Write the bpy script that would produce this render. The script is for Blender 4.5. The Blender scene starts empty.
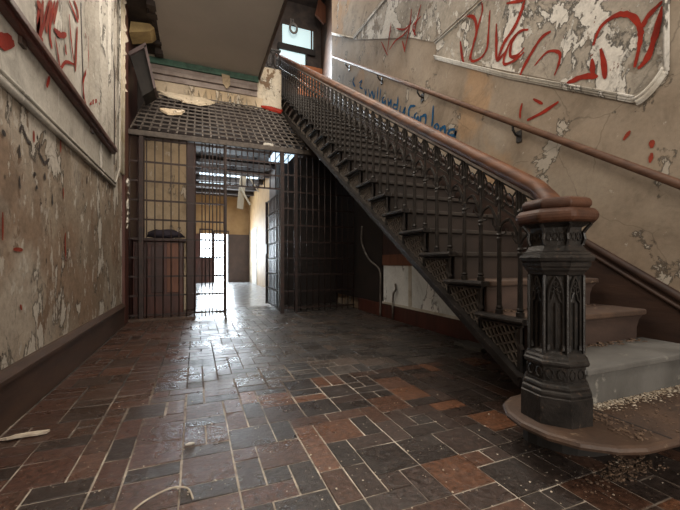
import bpy, bmesh, math, random
from mathutils import Vector, Matrix
random.seed(7)
S = bpy.context.scene
COL = S.collection
R = math.radians

# ------------------------------------------------------------------ helpers
class MB:
    """collects shapes into one mesh"""
    def __init__(self): self.bm = bmesh.new()
    def quad(self, *p):
        return self.bm.faces.new([self.bm.verts.new(q) for q in p])
    def box(self, x0, x1, y0, y1, z0, z1):
        v = [self.bm.verts.new(p) for p in ((x0,y0,z0),(x1,y0,z0),(x1,y1,z0),(x0,y1,z0),(x0,y0,z1),(x1,y0,z1),(x1,y1,z1),(x0,y1,z1))]
        for f in ((0,3,2,1),(4,5,6,7),(0,1,5,4),(1,2,6,5),(2,3,7,6),(3,0,4,7)):
            self.bm.faces.new([v[i] for i in f])
        return self
    def prism(self, pts, vec):
        """extrude a planar polygon (3D points) by vec"""
        vec = Vector(vec)
        a = [self.bm.verts.new(p) for p in pts]
        b = [self.bm.verts.new(Vector(p)+vec) for p in pts]
        n = len(pts)
        self.bm.faces.new(a[::-1]); self.bm.faces.new(b)
        for i in range(n):
            j = (i+1) % n
            self.bm.faces.new((a[i], a[j], b[j], b[i]))
        return self
    def bar(self, p0, p1, w, h, up=(0,0,1)):
        """rectangular bar"""
        p0, p1 = Vector(p0), Vector(p1)
        d = (p1-p0).normalized(); u = Vector(up)
        s = d.cross(u)
        if s.length < 1e-4: s = d.cross(Vector((0,1,0)))
        s.normalize(); u = s.cross(d).normalized()
        s *= w/2; u *= h/2
        self.prism([p0-s-u, p0+s-u, p0+s+u, p0-s+u], p1-p0)
        return self
    def tube(self, path, r, seg=8, closed=False, radii=None):
        path = [Vector(p) for p in path]
        n = len(path); rings = []
        ref = None
        for i, p in enumerate(path):
            if closed: d = path[(i+1) % n]-path[i-1]
            else: d = path[min(i+1, n-1)]-path[max(i-1, 0)]
            d.normalize()
            if ref is None:
                ref = Vector((0,0,1)) if abs(d.z) < .9 else Vector((1,0,0))
            s = d.cross(ref).normalized(); t = s.cross(d).normalized(); ref = t
            rr = radii[i] if radii else r
            rings.append([self.bm.verts.new(p+(s*math.cos(2*math.pi*k/seg)+t*math.sin(2*math.pi*k/seg))*rr) for k in range(seg)])
        m = n if closed else n-1
        for i in range(m):
            a, b = rings[i], rings[(i+1) % n]
            for k in range(seg):
                l = (k+1) % seg
                self.bm.faces.new((a[k], a[l], b[l], b[k]))
        if not closed:
            self.bm.faces.new(rings[0][::-1]); self.bm.faces.new(rings[-1])
        return self
    def lathe(self, prof, c=(0,0), seg=8, phase=22.5, cap=True):
        rings = []
        for z, r in prof:
            rings.append([self.bm.verts.new((c[0]+r*math.cos(R(phase)+2*math.pi*k/seg), c[1]+r*math.sin(R(phase)+2*math.pi*k/seg), z)) for k in range(seg)])
        for a, b in zip(rings, rings[1:]):
            for k in range(seg):
                l = (k+1) % seg
                self.bm.faces.new((a[k], a[l], b[l], b[k]))
        if cap:
            self.bm.faces.new(rings[0][::-1]); self.bm.faces.new(rings[-1])
        return self
    def ribbon(self, pts, w, off, taper=True):
        """flat strip of paint on a wall: pts already smoothed 3D, off(p, side) gives side vector"""
        rows = []
        n = len(pts)
        for i, p in enumerate(pts):
            d = Vector(pts[min(i+1, n-1)])-Vector(pts[max(i-1, 0)])
            s = d.cross(off).normalized()
            k = w/2*(.75+.4*random.random())*min(1, .45+2.2*min(i, n-1-i)/n)
            rows.append((self.bm.verts.new(Vector(p)+s*k), self.bm.verts.new(Vector(p)-s*k)))
        for a, b in zip(rows, rows[1:]):
            self.bm.faces.new((a[0], a[1], b[1], b[0]))
        return self
    def build(self, name, mat=None, parent=None, smooth=False, bevel=0, loc=None, rough=None):
        bm = self.bm
        if rough:
            for v in bm.verts:
                v.co += Vector((random.uniform(-1,1), random.uniform(-1,1), random.uniform(-1,1)))*rough
        bmesh.ops.recalc_face_normals(bm, faces=bm.faces[:])
        me = bpy.data.meshes.new(name); bm.to_mesh(me); bm.free()
        if mat: me.materials.append(mat)
        if smooth:
            for p in me.polygons: p.use_smooth = True
        o = bpy.data.objects.new(name, me); COL.objects.link(o)
        if parent: o.parent = parent
        if loc: o.location = loc
        if bevel:
            b = o.modifiers.new('bevel', 'BEVEL'); b.width = bevel; b.segments = 2; b.limit_method = 'ANGLE'
        return o

def tag(o, label, cat, group=None, kind=None):
    o['label'] = label; o['category'] = cat
    if group: o['group'] = group
    if kind: o['kind'] = kind
    return o
def thing(name, label, cat, loc=(0,0,0), group=None):
    o = bpy.data.objects.new(name, None); COL.objects.link(o)
    o.location = loc; o.empty_display_size = .1
    return tag(o, label, cat, group)
def struct(o, label=None, cat=None):
    o['kind'] = 'structure'
    if label: o['label'] = label
    if cat: o['category'] = cat
    return o
def child(mb, name, mat, parent, **k):
    """mesh given in world coordinates under a parent that sits at parent.location"""
    o = mb.build(name, mat, parent, **k)
    o.matrix_parent_inverse = Matrix.Translation(-Vector(parent.location))
    return o
def smooth_path(p, k=5):
    if len(p) < 3:
        a, b = p; return [tuple(a[i]+(b[i]-a[i])*t/4 for i in range(len(a))) for t in range(5)]
    out = []
    q = [p[0]]+list(p)+[p[-1]]
    for i in range(1, len(q)-2):
        for t in range(k):
            t /= k; r = []
            for c in range(len(p[0])):
                a, b, d, e = q[i-1][c], q[i][c], q[i+1][c], q[i+2][c]
                r.append(.5*(2*b+(d-a)*t+(2*a-5*b+4*d-e)*t*t+(3*b-a-3*d+e)*t**3))
            out.append(tuple(r))
    out.append(p[-1])
    return out

# ------------------------------------------------------------------ materials
def mat_new(name):
    m = bpy.data.materials.new(name); m.use_nodes = True
    nt = m.node_tree; return m, nt, nt.nodes['Principled BSDF']
def nd(nt, kind, **inp):
    n = nt.nodes.new(kind)
    for k, v in inp.items():
        if k in n.inputs: n.inputs[k].default_value = v
        else: setattr(n, k, v)
    return n
def coords(nt, scale=(1,1,1)):
    tc = nd(nt, 'ShaderNodeTexCoord'); mp = nd(nt, 'ShaderNodeMapping')
    mp.inputs['Scale'].default_value = scale
    nt.links.new(tc.outputs['Object'], mp.inputs['Vector']); return mp.outputs['Vector']
def noise(nt, vec, scale, detail=6, rough=.6, dist=0):
    n = nd(nt, 'ShaderNodeTexNoise'); n.inputs['Scale'].default_value = scale
    n.inputs['Detail'].default_value = detail; n.inputs['Roughness'].default_value = rough
    n.inputs['Distortion'].default_value = dist
    nt.links.new(vec, n.inputs['Vector']); return n.outputs['Fac']
def ramp(nt, fac, stops, interp='LINEAR'):
    r = nd(nt, 'ShaderNodeValToRGB'); r.color_ramp.interpolation = interp
    el = r.color_ramp.elements
    while len(el) < len(stops): el.new(.5)
    for e, (p, c) in zip(el, stops):
        e.position = p
        e.color = (c, c, c, 1) if isinstance(c, (int, float)) else (*c, 1)
    nt.links.new(fac, r.inputs['Fac']); return r.outputs['Color']
def mix(nt, fac, a, b, mode='MIX'):
    m = nd(nt, 'ShaderNodeMix', data_type='RGBA', blend_type=mode)
    for s, v in ((0, fac), (6, a), (7, b)):
        if hasattr(v, 'links') or isinstance(v, bpy.types.NodeSocket): nt.links.new(v, m.inputs[s])
        elif isinstance(v, (int, float)): m.inputs[s].default_value = v
        else: m.inputs[s].default_value = (*v, 1)
    return m.outputs[2]
def bump(nt, bs, height, strength=.5, dist=.01):
    b = nd(nt, 'ShaderNodeBump'); b.inputs['Strength'].default_value = strength; b.inputs['Distance'].default_value = dist
    nt.links.new(height, b.inputs['Height']); nt.links.new(b.outputs['Normal'], bs.inputs['Normal'])

def plain(name, c1, c2=None, scale=8, rough=.6, metal=0, bmp=.25, stretch=(1,1,1), dust=None, dust_at=.6, spec=.5):
    m, nt, bs = mat_new(name)
    v = coords(nt, stretch)
    f = noise(nt, v, scale)
    c2 = c2 or tuple(x*.6 for x in c1)
    col = ramp(nt, f, [(.35, c2), (.65, c1)])
    if dust:
        f2 = noise(nt, v, scale*2.3, 8, .7)
        col = mix(nt, ramp(nt, f2, [(dust_at, 0), (dust_at+.12, 1)]), col, dust)
    nt.links.new(col, bs.inputs['Base Color'])
    bs.inputs['Roughness'].default_value = rough; bs.inputs['Metallic'].default_value = metal
    bs.inputs['Specular IOR Level'].default_value = spec
    if bmp: bump(nt, bs, noise(nt, v, scale*4, 6), bmp, .01)
    return m

def plaster(name, a, b, c, flake, flake_at=.6, speck=(.03,.02,.018), speck_at=.70, stretch=(1,1,.6), big=1.1, brown=None, brown_at=.55, bmp=.6, grain=.35, cracks=.5, under=None):
    """old painted plaster: large stains a/b/c, peeled patches with edges, pale flakes, dark chips, hairline cracks"""
    m, nt, bs = mat_new(name)
    v = coords(nt, stretch); v1 = coords(nt)
    f1 = noise(nt, v, big, 5, .55, .4)
    col = ramp(nt, f1, [(.34, a), (.5, b), (.63, c)])
    if brown:
        fb = noise(nt, v1, .8, 5, .55)
        col = mix(nt, ramp(nt, fb, [(brown_at, 0), (brown_at+.06, .85)]), col, brown)
    f6 = noise(nt, v1, 3.0, 9, .68, .5)
    col = mix(nt, .55, col, ramp(nt, f6, [(.36, .55), (.46, .95), (.6, 1.15)]), 'MULTIPLY')
    # peeled patches with a dark lip
    fp = noise(nt, v, 2.6, 11, .62, .3)
    kp = ramp(nt, fp, [(flake_at-.012, 0), (flake_at, 1)])
    lip = ramp(nt, fp, [(flake_at-.03, 1), (flake_at-.012, .35), (flake_at-.004, .35), (flake_at+.002, 1)])
    col = mix(nt, kp, col, flake)
    col = mix(nt, 1., col, lip, 'MULTIPLY')
    if under:
        fu = noise(nt, v, 3.4, 11, .66, .2); ku = ramp(nt, fu, [(.60, 0), (.612, 1)])
        col = mix(nt, ku, col, under)
    f2 = noise(nt, v, 11, 9, .68)
    k2 = ramp(nt, f2, [(flake_at+.03, 0), (flake_at+.05, .8)])
    col = mix(nt, k2, col, flake)
    f5 = noise(nt, v1, 30, 6, .72)
    col = mix(nt, grain, col, ramp(nt, f5, [(.3, .45), (.5, .95), (.7, 1.35)]), 'MULTIPLY')
    f3 = noise(nt, v, 15, 8, .7)
    f4 = noise(nt, v1, 1.3, 3)
    k3 = mix(nt, 1., ramp(nt, f3, [(speck_at-.08, 0), (speck_at-.06, 1)]), ramp(nt, f4, [(.5, 0), (.58, 1)]), 'MULTIPLY')
    col = mix(nt, k3, col, speck)
    if cracks:
        vo = nd(nt, 'ShaderNodeTexVoronoi', feature='DISTANCE_TO_EDGE'); vo.inputs['Scale'].default_value = 1.7
        wv = mix(nt, .12, v1, noise_col(nt, v1, 4)); nt.links.new(wv, vo.inputs['Vector'])
        kc = mix(nt, 1., ramp(nt, vo.outputs['Distance'], [(0, 1), (.006, 0)]), ramp(nt, f4, [(.48, 0), (.56, cracks)]), 'MULTIPLY')
        col = mix(nt, kc, col, tuple(x*.3 for x in a))
    nt.links.new(col, bs.inputs['Base Color'])
    bs.inputs['Roughness'].default_value = .8; bs.inputs['Specular IOR Level'].default_value = .25
    hh = mix(nt, .35, kp, f5); hh = mix(nt, .3, hh, k2); hh = mix(nt, .3, hh, f6)
    bump(nt, bs, hh, bmp, .02)
    return m

def noise_col(nt, vec, scale):
    n = nd(nt, 'ShaderNodeTexNoise'); n.inputs['Scale'].default_value = scale; n.inputs['Detail'].default_value = 4
    nt.links.new(vec, n.inputs['Vector']); return n.outputs['Color']
def emitter(name, c, s):
    m, nt, bs = mat_new(name)
    bs.inputs['Base Color'].default_value = (*c, 1)
    bs.inputs['Emission Color'].default_value = (*c, 1); bs.inputs['Emission Strength'].default_value = s
    return m

M = {}
M['left'] = plaster('plaster_left', (.20,.148,.105), (.28,.225,.17), (.36,.31,.255), (.47,.43,.375), .545, speck_at=.685, stretch=(1,1,.5), brown=(.23,.155,.105), brown_at=.56, under=(.19,.13,.09), grain=.5)
M['left_panel'] = plaster('plaster_left_panel', (.33,.30,.255), (.42,.39,.345), (.50,.475,.43), (.60,.57,.52), .58, speck=(.2,.06,.035), speck_at=.74, stretch=(1,1,.3), bmp=.8)
M['right'] = plaster('plaster_right', (.215,.165,.12), (.265,.215,.165), (.30,.255,.205), (.35,.31,.26), .62, speck=(.09,.04,.028), speck_at=.76, brown=(.31,.20,.115), brown_at=.56, bmp=.4, grain=.2, stretch=(1,1,.9))
M['right_panel'] = plaster('plaster_right_panel', (.24,.205,.165), (.32,.285,.24), (.42,.39,.35), (.54,.51,.465), .54, speck=(.14,.055,.035), speck_at=.72, stretch=(1,.8,.6), bmp=1., grain=.5, under=(.2,.165,.13))
M['tan'] = plaster('plaster_tan', (.40,.30,.19), (.47,.37,.255), (.53,.44,.33), (.58,.5,.4), .60, speck=(.12,.05,.035), speck_at=.73, stretch=(1,1,.4), grain=.2)
M['cream'] = plaster('plaster_cream', (.46,.38,.27), (.54,.46,.35), (.60,.53,.42), (.66,.6,.5), .6, speck=(.10,.06,.035), speck_at=.68, big=2, under=(.20,.13,.08))
M['soffit'] = plain('soffit_paint', (.46,.415,.365), (.41,.37,.325), 1.5, .7, bmp=.15)
M['skirt'] = plain('dark_skirting', (.048,.026,.018), (.026,.015,.012), 5, .55, 0, .2, (2,.4,2), spec=.25)
M['hall_tan'] = plain('hall_tan_paint', (.46,.29,.13), (.36,.21,.09), 3, .6)
M['white'] = plain('old_white_paint', (.62,.60,.55), (.42,.38,.32), 6, .6, bmp=.4)
M['white_wall'] = plaster('plaster_white', (.70,.74,.75), (.76,.79,.80), (.80,.82,.82), (.84,.85,.85), .6, speck=(.3,.28,.25), speck_at=.75, bmp=.3, grain=.15)
M['green'] = plain('green_paint', (.10,.21,.155), (.06,.11,.085), 9, .6)
M['iron'] = plain('cast_iron', (.034,.029,.027), (.014,.0125,.012), 14, .38, .2, .25, dust=(.20,.17,.145), dust_at=.60, spec=.3)
M['iron_newel'] = plain('cast_iron_painted', (.030,.026,.024), (.013,.012,.0115), 16, .34, .2, .3, dust=(.12,.08,.06), dust_at=.6, spec=.35)
M['iron_dusty'] = plain('dusty_lattice_iron', (.15,.13,.112), (.07,.058,.05), 12, .5, .2, .25)
M['gate_iron'] = plain('rusty_gate_iron', (.042,.021,.017), (.018,.012,.011), 14, .5, .3, .3)
M['grate_iron'] = plain('dusty_grate_iron', (.105,.085,.07), (.045,.035,.03), 10, .6, .2, .3)
M['rail_wood'] = plain('handrail_wood', (.135,.056,.026), (.055,.023,.013), 5, .5, 0, .15, (3,.3,3), spec=.2)
M['wall_rail_wood'] = plain('wall_rail_wood', (.13,.066,.04), (.07,.035,.023), 6, .55, 0, .2, (3,.4,3), spec=.3)
M['cap_wood'] = plain('cap_wood', (.09,.038,.021), (.042,.019,.012), 7, .5, 0, .3, spec=.25, dust=(.24,.13,.075), dust_at=.66)
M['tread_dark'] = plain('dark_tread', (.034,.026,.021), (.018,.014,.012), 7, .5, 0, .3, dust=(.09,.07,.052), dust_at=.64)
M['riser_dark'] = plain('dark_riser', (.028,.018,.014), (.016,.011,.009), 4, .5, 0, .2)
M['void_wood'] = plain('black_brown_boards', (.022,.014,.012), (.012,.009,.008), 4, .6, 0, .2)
M['dark_wood'] = plain('dark_wood', (.075,.042,.028), (.035,.021,.016), 5, .45, 0, .2, (2,.4,2))
M['red_wood'] = plain('red_brown_wood', (.095,.028,.019), (.042,.015,.011), 4, .42, 0, .2, (2,2,.3))
M['casing'] = plain('dark_red_casing', (.055,.018,.014), (.03,.011,.01), 4, .45, 0, .2, (2,2,.4))
M['light_wood'] = plain('orange_wood', (.20,.075,.04), (.13,.048,.026), 6, .5, 0, .2, (2,2,.3))
M['tread'] = plain('dusty_tread', (.082,.047,.030), (.043,.026,.019), 7, .6, 0, .4, dust=(.24,.17,.11), dust_at=.6)
M['riser'] = plain('worn_riser', (.060,.037,.029), (.036,.023,.019), 3, .5, 0, .25, (1,1,3))
M['stone'] = plain('plaster_smeared_stone', (.125,.12,.112), (.07,.066,.06), 3, .7, 0, .6, dust=(.36,.34,.30), dust_at=.62)
M['rubble'] = plain('plaster_rubble', (.55,.49,.40), (.36,.28,.2), 30, .8, 0, .4)
M['brown_rubble'] = plain('brown_rubble', (.17,.11,.072), (.07,.042,.028), 30, .8, 0, .4)
M['chip'] = plain('plaster_chip', (.55,.49,.40), (.4,.33,.26), 20, .8, 0, .4)
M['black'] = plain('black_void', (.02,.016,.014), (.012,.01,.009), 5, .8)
M['dark_ceiling'] = plain('sooty_boards', (.07,.05,.04), (.03,.022,.02), 4, .7, 0, .3)
M['red_paint'] = plain('red_spray_paint', (.27,.022,.010), (.16,.014,.008), 12, .85, bmp=.2, dust=(.26,.13,.09), dust_at=.66, spec=.15)
M['red_paint_thin'] = plain('thin_red_spray_paint', (.26,.04,.022), (.17,.03,.018), 12, .85, bmp=.2, dust=(.27,.16,.12), dust_at=.6, spec=.15)
M['blue_paint'] = plain('blue_spray_paint', (.012,.085,.19), (.008,.045,.11), 12, .85, bmp=.2, spec=.15)
M['black_paint'] = plain('black_marks', (.025,.02,.018), (.04,.025,.02), 12, .6, bmp=.2)
M['cloth'] = plain('dark_cloth', (.03,.022,.035), (.015,.012,.02), 10, .85)
M['dusty_floor'] = plain('dusty_hall_floor', (.42,.42,.42), (.2,.19,.19), 6, .25, 0, .3)
M['orange'] = plain('orange_boards', (.45,.15,.05), (.32,.10,.035), 4, .5)
M['day'] = emitter('daylight_glass', (.78,.90,1.0), 9)
M['skylight'] = emitter('skylight_glass', (.72,.88,1.0), 2.2)
M['upper_glass'] = emitter('upper_window_glass', (.62,.82,.86), .5)
M['lamp'] = emitter('ceiling_light_diffuser', (.62,.82,1.0), 1.3)
M['conduit'] = plain('grey_conduit', (.25,.23,.21), (.14,.12,.11), 10, .5, .3)

T1=[[(4.85,4.22),(4.66,3.91)],[(4.55,4.33),(4.6,4.17),(4.66,3.96)],[(4.6,3.96),(4.43,3.99),(4.21,3.95),(4.06,3.97)],[(4.4,4.15),(4.19,4.01),(4.02,3.99)],[(4.02,4.18),(4.04,4.03),(4.1,3.88),(4.19,3.71)],[(3.8,4.09),(3.9,3.94),(3.96,3.79)],[(4.24,3.88),(4.17,3.69)],[(3.8,3.94),(3.98,3.92),(3.92,3.77)]]
T2=[[(3.08,3.21),(3.05,3.02),(3.01,2.9)],[(3.03,3.45),(2.88,3.34),(2.84,3.18),(2.88,3.07),(2.95,2.93)],[(2.78,3.45),(2.76,3.33),(2.84,3.16),(2.92,2.93),(2.79,2.87),(2.7,2.92),(2.68,3.06),(2.66,3.27)],[(2.58,3.09),(2.58,2.9),(2.57,2.74),(2.46,2.77)],[(2.27,3.05),(2.37,2.93),(2.49,2.85),(2.57,2.72)],[(2.27,2.84),(2.37,2.85),(2.46,2.77),(2.49,2.66),(2.37,2.63),(2.27,2.65)],[(2.46,3.2),(2.27,3.1)]]
T3=[[(2.23,2.82),(2.32,2.86),(2.4,2.81),(2.42,2.7),(2.35,2.66),(2.27,2.69)],[(2.02,2.68),(2.12,2.67),(2.27,2.53),(2.32,2.46)],[(2.17,2.48),(2.05,2.53),(1.95,2.47),(1.95,2.39),(1.99,2.31)],[(2.26,3.1),(2.31,3.02),(2.36,2.94)]]
T4=[[(1.89,2.2),(1.76,2.19),(1.66,2.14)],[(1.7,2.29),(1.69,2.14)],[(1.64,2.33),(1.62,2.22),(1.61,2.1)],[(1.69,2.38),(1.64,2.48),(1.54,2.5),(1.45,2.44),(1.4,2.33),(1.4,2.23),(1.43,2.09)],[(1.28,2.42),(1.36,2.37),(1.38,2.32)],[(1.28,2.39),(1.32,2.22),(1.36,2.11),(1.41,2.07)]]
T5=[[(2.3,2.22),(2.32,2.15),(2.32,2.09)],[(2.19,2.21),(2.1,2.13)],[(2.25,2.05),(2.1,2.06),(1.96,2.09)]]
BL=[[(5.88,4.17),(5.94,4.11),(5.84,3.98)],[(5.68,3.97),(5.56,3.95),(5.64,3.89),(5.53,3.8)],[(5.45,3.77),(5.41,3.65),(5.38,3.74)],[(5.31,3.7),(5.25,3.55),(5.18,3.6),(5.11,3.46),(5.07,3.55)],[(4.97,3.58),(5.0,3.4)],[(4.88,3.51),(4.92,3.33)],[(4.76,3.33),(4.83,3.33),(4.81,3.25),(4.74,3.26),(4.73,3.2)],[(4.66,3.27),(4.63,3.16),(4.57,3.2),(4.57,3.06)],[(4.37,3.17),(4.4,2.99)],[(4.4,3.06),(4.49,3.1),(4.5,3.04),(4.4,3.01)],[(4.3,3.01),(4.32,2.93),(4.25,2.88),(4.19,2.94),(4.2,2.85)],[(3.94,2.86),(4.06,2.9),(4.1,2.84),(4.08,2.76),(3.99,2.73)],[(3.9,2.76),(3.96,2.74),(3.94,2.67),(3.88,2.69),(3.87,2.62)],[(3.82,2.69),(3.83,2.6)],[(3.82,2.67),(3.73,2.66),(3.71,2.6),(3.73,2.54)],[(3.56,2.71),(3.58,2.51),(3.6,2.49)],[(3.49,2.47),(3.54,2.45),(3.5,2.39),(3.46,2.42),(3.49,2.47)],[(3.42,2.4),(3.43,2.33)],[(3.42,2.38),(3.35,2.38),(3.34,2.29)],[(3.17,2.29),(3.26,2.31),(3.28,2.26),(3.18,2.23),(3.16,2.27),(3.17,2.19)]]
SP=[[(1.34,1.59),(1.34,1.54)],[(1.34,1.51),(1.35,1.45)],[(1.46,1.69),(1.5,1.64)]]
L1=[[(2.66,2.39),(2.66,2.29),(2.65,2.19)],[(2.83,2.51),(2.74,2.31),(2.69,2.18),(2.83,2.17)],[(2.92,2.57),(2.83,2.33),(2.87,2.22)],[(2.9,2.37),(3.02,2.4),(3.15,2.48)],[(2.92,2.33),(2.98,2.23),(3.02,2.17),(3.13,2.27),(3.32,2.35)],[(3.2,2.76),(3.37,2.74),(3.42,2.74)],[(3.2,2.66),(3.24,2.5),(3.32,2.34)],[(3.11,2.39),(3.13,2.32)],[(3.6,2.76),(3.69,2.67),(3.66,2.5),(3.54,2.31),(3.6,2.18),(3.69,2.16)],[(2.81,2.01),(2.76,1.92)],[(3.73,2.21),(3.94,2.33),(4.09,2.36)]]
L2=[[(2.19,1.89),(2.33,1.97)],[(2.19,1.87),(2.35,1.96)]]
L3=[[(2.73,2.44),(2.71,2.35),(2.66,2.2),(2.73,2.19)],[(2.87,2.53),(2.79,2.36),(2.78,2.27)],[(3.32,2.84),(3.4,2.83),(3.44,2.77)],[(2.98,2.61),(2.92,2.48),(2.9,2.4)],[(3.4,2.69),(3.37,2.47),(3.35,2.31)],[(3.69,2.8),(3.73,2.63),(3.63,2.45)],[(2.62,2.35),(2.69,2.38)]]
LB=[[(2.47,1.58),(2.45,1.53)],[(2.47,1.58),(2.55,1.51),(2.59,1.52)],[(2.44,1.46),(2.45,1.39)],[(2.71,1.49),(2.79,1.45),(2.87,1.5)],[(2.44,1.29),(2.45,1.22)],[(2.92,1.28),(2.92,1.2)],[(3.73,1.58),(3.73,1.51)],[(2.62,1.34),(2.66,1.35)],[(2.65,1.27),(2.68,1.27)],[(2.79,1.39),(2.79,1.34)],[(2.25,1.47),(2.29,1.46)]]
LR=[[(2.63,1.6),(2.63,1.53)],[(3.08,1.7),(3.08,1.6)],[(4.26,1.89),(4.5,1.98),(4.6,1.97)],[(3.13,1.36),(3.13,1.28)],[(3.18,1.04),(3.17,0.95),(3.19,0.83)],[(2.45,0.59),(2.47,0.56)],[(2.37,0.89),(2.48,0.89)],[(2.26,1.07),(2.26,0.93)]]
# ------------------------------------------------------------------ the building
XL, XR = -.892, 2.66
X0 = 1.575; RISE = .178; RUN = .279; Y1 = .777
def nz(y): return .712+.638*(y-1.614)          # line through the stair nosings
GY = 5.65                                       # plane of the barred gate
WY = 6.7                                        # wall behind the gate

# floor: square tiles and half bricks on a 0.1 m lattice
def make_floor():
    m, nt, bs = mat_new('floor_tiles')
    at = nd(nt, 'ShaderNodeAttribute'); at.attribute_name = 'tile'
    v = coords(nt)
    f = noise(nt, v, 38, 8, .7)
    col = mix(nt, .85, at.outputs['Color'], ramp(nt, f, [(.33, .35), (.5, .95), (.68, 1.9)]), 'MULTIPLY')
    f2 = noise(nt, v, 60, 4, .7)
    col = mix(nt, ramp(nt, f2, [(.66, 0), (.70, 1)]), col, (.34,.29,.24))
    nt.links.new(col, bs.inputs['Base Color'])
    f3 = noise(nt, v, 3, 4)
    nt.links.new(ramp(nt, f3, [(.35, .2), (.7, .45)]), bs.inputs['Roughness'])
    bump(nt, bs, noise(nt, v, 26, 8, .7), .5, .012)
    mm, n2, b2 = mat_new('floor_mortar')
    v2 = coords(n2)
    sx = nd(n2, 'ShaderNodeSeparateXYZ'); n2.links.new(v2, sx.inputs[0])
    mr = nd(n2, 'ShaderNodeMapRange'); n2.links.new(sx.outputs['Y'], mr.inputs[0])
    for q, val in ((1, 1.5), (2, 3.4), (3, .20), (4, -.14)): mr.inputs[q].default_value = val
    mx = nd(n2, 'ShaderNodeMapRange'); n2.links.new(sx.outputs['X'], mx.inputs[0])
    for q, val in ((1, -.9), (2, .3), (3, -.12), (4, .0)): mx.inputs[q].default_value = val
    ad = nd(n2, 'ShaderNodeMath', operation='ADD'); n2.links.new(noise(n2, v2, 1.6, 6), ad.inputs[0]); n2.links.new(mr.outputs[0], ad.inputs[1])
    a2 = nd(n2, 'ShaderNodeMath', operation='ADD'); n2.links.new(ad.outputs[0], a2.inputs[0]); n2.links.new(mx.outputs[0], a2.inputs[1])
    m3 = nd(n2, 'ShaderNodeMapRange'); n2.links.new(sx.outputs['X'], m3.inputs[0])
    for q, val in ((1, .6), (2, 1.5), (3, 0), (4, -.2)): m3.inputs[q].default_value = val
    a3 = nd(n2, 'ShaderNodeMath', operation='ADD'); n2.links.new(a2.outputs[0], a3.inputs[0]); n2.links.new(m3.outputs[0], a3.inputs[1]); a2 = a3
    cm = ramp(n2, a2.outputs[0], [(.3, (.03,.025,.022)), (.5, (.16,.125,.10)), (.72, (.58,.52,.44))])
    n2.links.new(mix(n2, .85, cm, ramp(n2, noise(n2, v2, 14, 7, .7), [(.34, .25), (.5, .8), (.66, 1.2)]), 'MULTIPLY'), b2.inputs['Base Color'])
    b2.inputs['Roughness'].default_value = .9
    bm = bmesh.new(); lay = bm.loops.layers.float_color.new('tile')
    u = .1; nx0, nx1 = -9, 26; ny0, ny1 = -6, 67
    ox, oy = .045, .02
    used = set(); rng = random.Random(11)
    for j in range(ny0, ny1):
        for i in range(nx0, nx1):
            if (i, j) in used: continue
            y = oy+j*u; x = ox+i*u
            if y < 2.6: ch = rng.choices([(2,2),(2,1),(1,2),(1,1)], [.34,.38,.22,.06])[0]
            elif y < 3.6: ch = rng.choices([(2,2),(2,1),(1,2)], [.15,.65,.2])[0]
            else: ch = rng.choices([(2,1),(1,2),(2,2)], [.8,.14,.06])[0]
            w, h = ch
            if w == 2 and ((i+1, j) in used or i+1 >= nx1): w = 1
            if h == 2 and any((i+a, j+1) in used for a in range(w)): h = 1
            for a in range(w):
                for b in range(h): used.add((i+a, j+b))
            g = rng.uniform(.003,.0055) if y < 2.0 else rng.uniform(.005,.008)
            x0, x1, y0, y1 = x+g, x+w*u-g, y+g, y+h*u-g
            x0 = max(x0, XL); x1 = min(x1, XR)
            if x1-x0 < .01: continue
            z = rng.uniform(-.0005,.001); tx, ty = rng.uniform(-.0014,.0014), rng.uniform(-.0014,.0014)
            r = rng.random()
            if x < -.1 and y > 2: pal = [(.062,.030,.021),(.052,.028,.020),(.038,.023,.018)]; wts = [.45,.35,.2]
            elif y > 2.4: pal = [(.056,.047,.042),(.044,.039,.037),(.070,.054,.046)]; wts = [.4,.4,.2]
            elif x < .15: pal = [(.062,.028,.020),(.032,.021,.018),(.075,.036,.024)]; wts = [.5,.3,.2]
            else: pal = [(.030,.022,.019),(.042,.027,.022),(.11,.050,.028),(.066,.034,.023)]; wts = [.42,.28,.12,.18]
            c = rng.choices(pal, wts)[0]; k = rng.uniform(.8,1.2)
            t = [(x0,y0,z-tx-ty),(x1,y0,z+tx-ty),(x1,y1,z+tx+ty),(x0,y1,z-tx+ty)]
            e = .003; vs = [bm.verts.new(p) for p in t]
            lo = [bm.verts.new((p[0]+(e if q in (1,2) else -e), p[1]+(e if q > 1 else -e), -.007)) for q, p in enumerate(t)]
            fs = [bm.faces.new(vs)]+[bm.faces.new((lo[q], lo[(q+1)%4], vs[(q+1)%4], vs[q])) for q in range(4)]
            for fc in fs:
                for l in fc.loops: l[lay] = (c[0]*k, c[1]*k, c[2]*k, 1)
    n = len(bm.faces)
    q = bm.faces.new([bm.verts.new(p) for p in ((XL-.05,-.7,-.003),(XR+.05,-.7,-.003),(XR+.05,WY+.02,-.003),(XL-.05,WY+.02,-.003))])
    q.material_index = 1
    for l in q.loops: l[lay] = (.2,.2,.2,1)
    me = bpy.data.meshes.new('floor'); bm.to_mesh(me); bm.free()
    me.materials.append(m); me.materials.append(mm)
    o = bpy.data.objects.new('floor', me); COL.objects.link(o)
    return struct(o)
make_floor()
struct(MB().box(XL-.2, XR+.1, -3.2, -.7, -.1, -.003).build('floor', M['dark_wood']))
struct(MB().box(-2.2, 3.6, WY+.02, 15.6, -.1, 0).build('floor', M['dusty_floor']))

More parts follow.
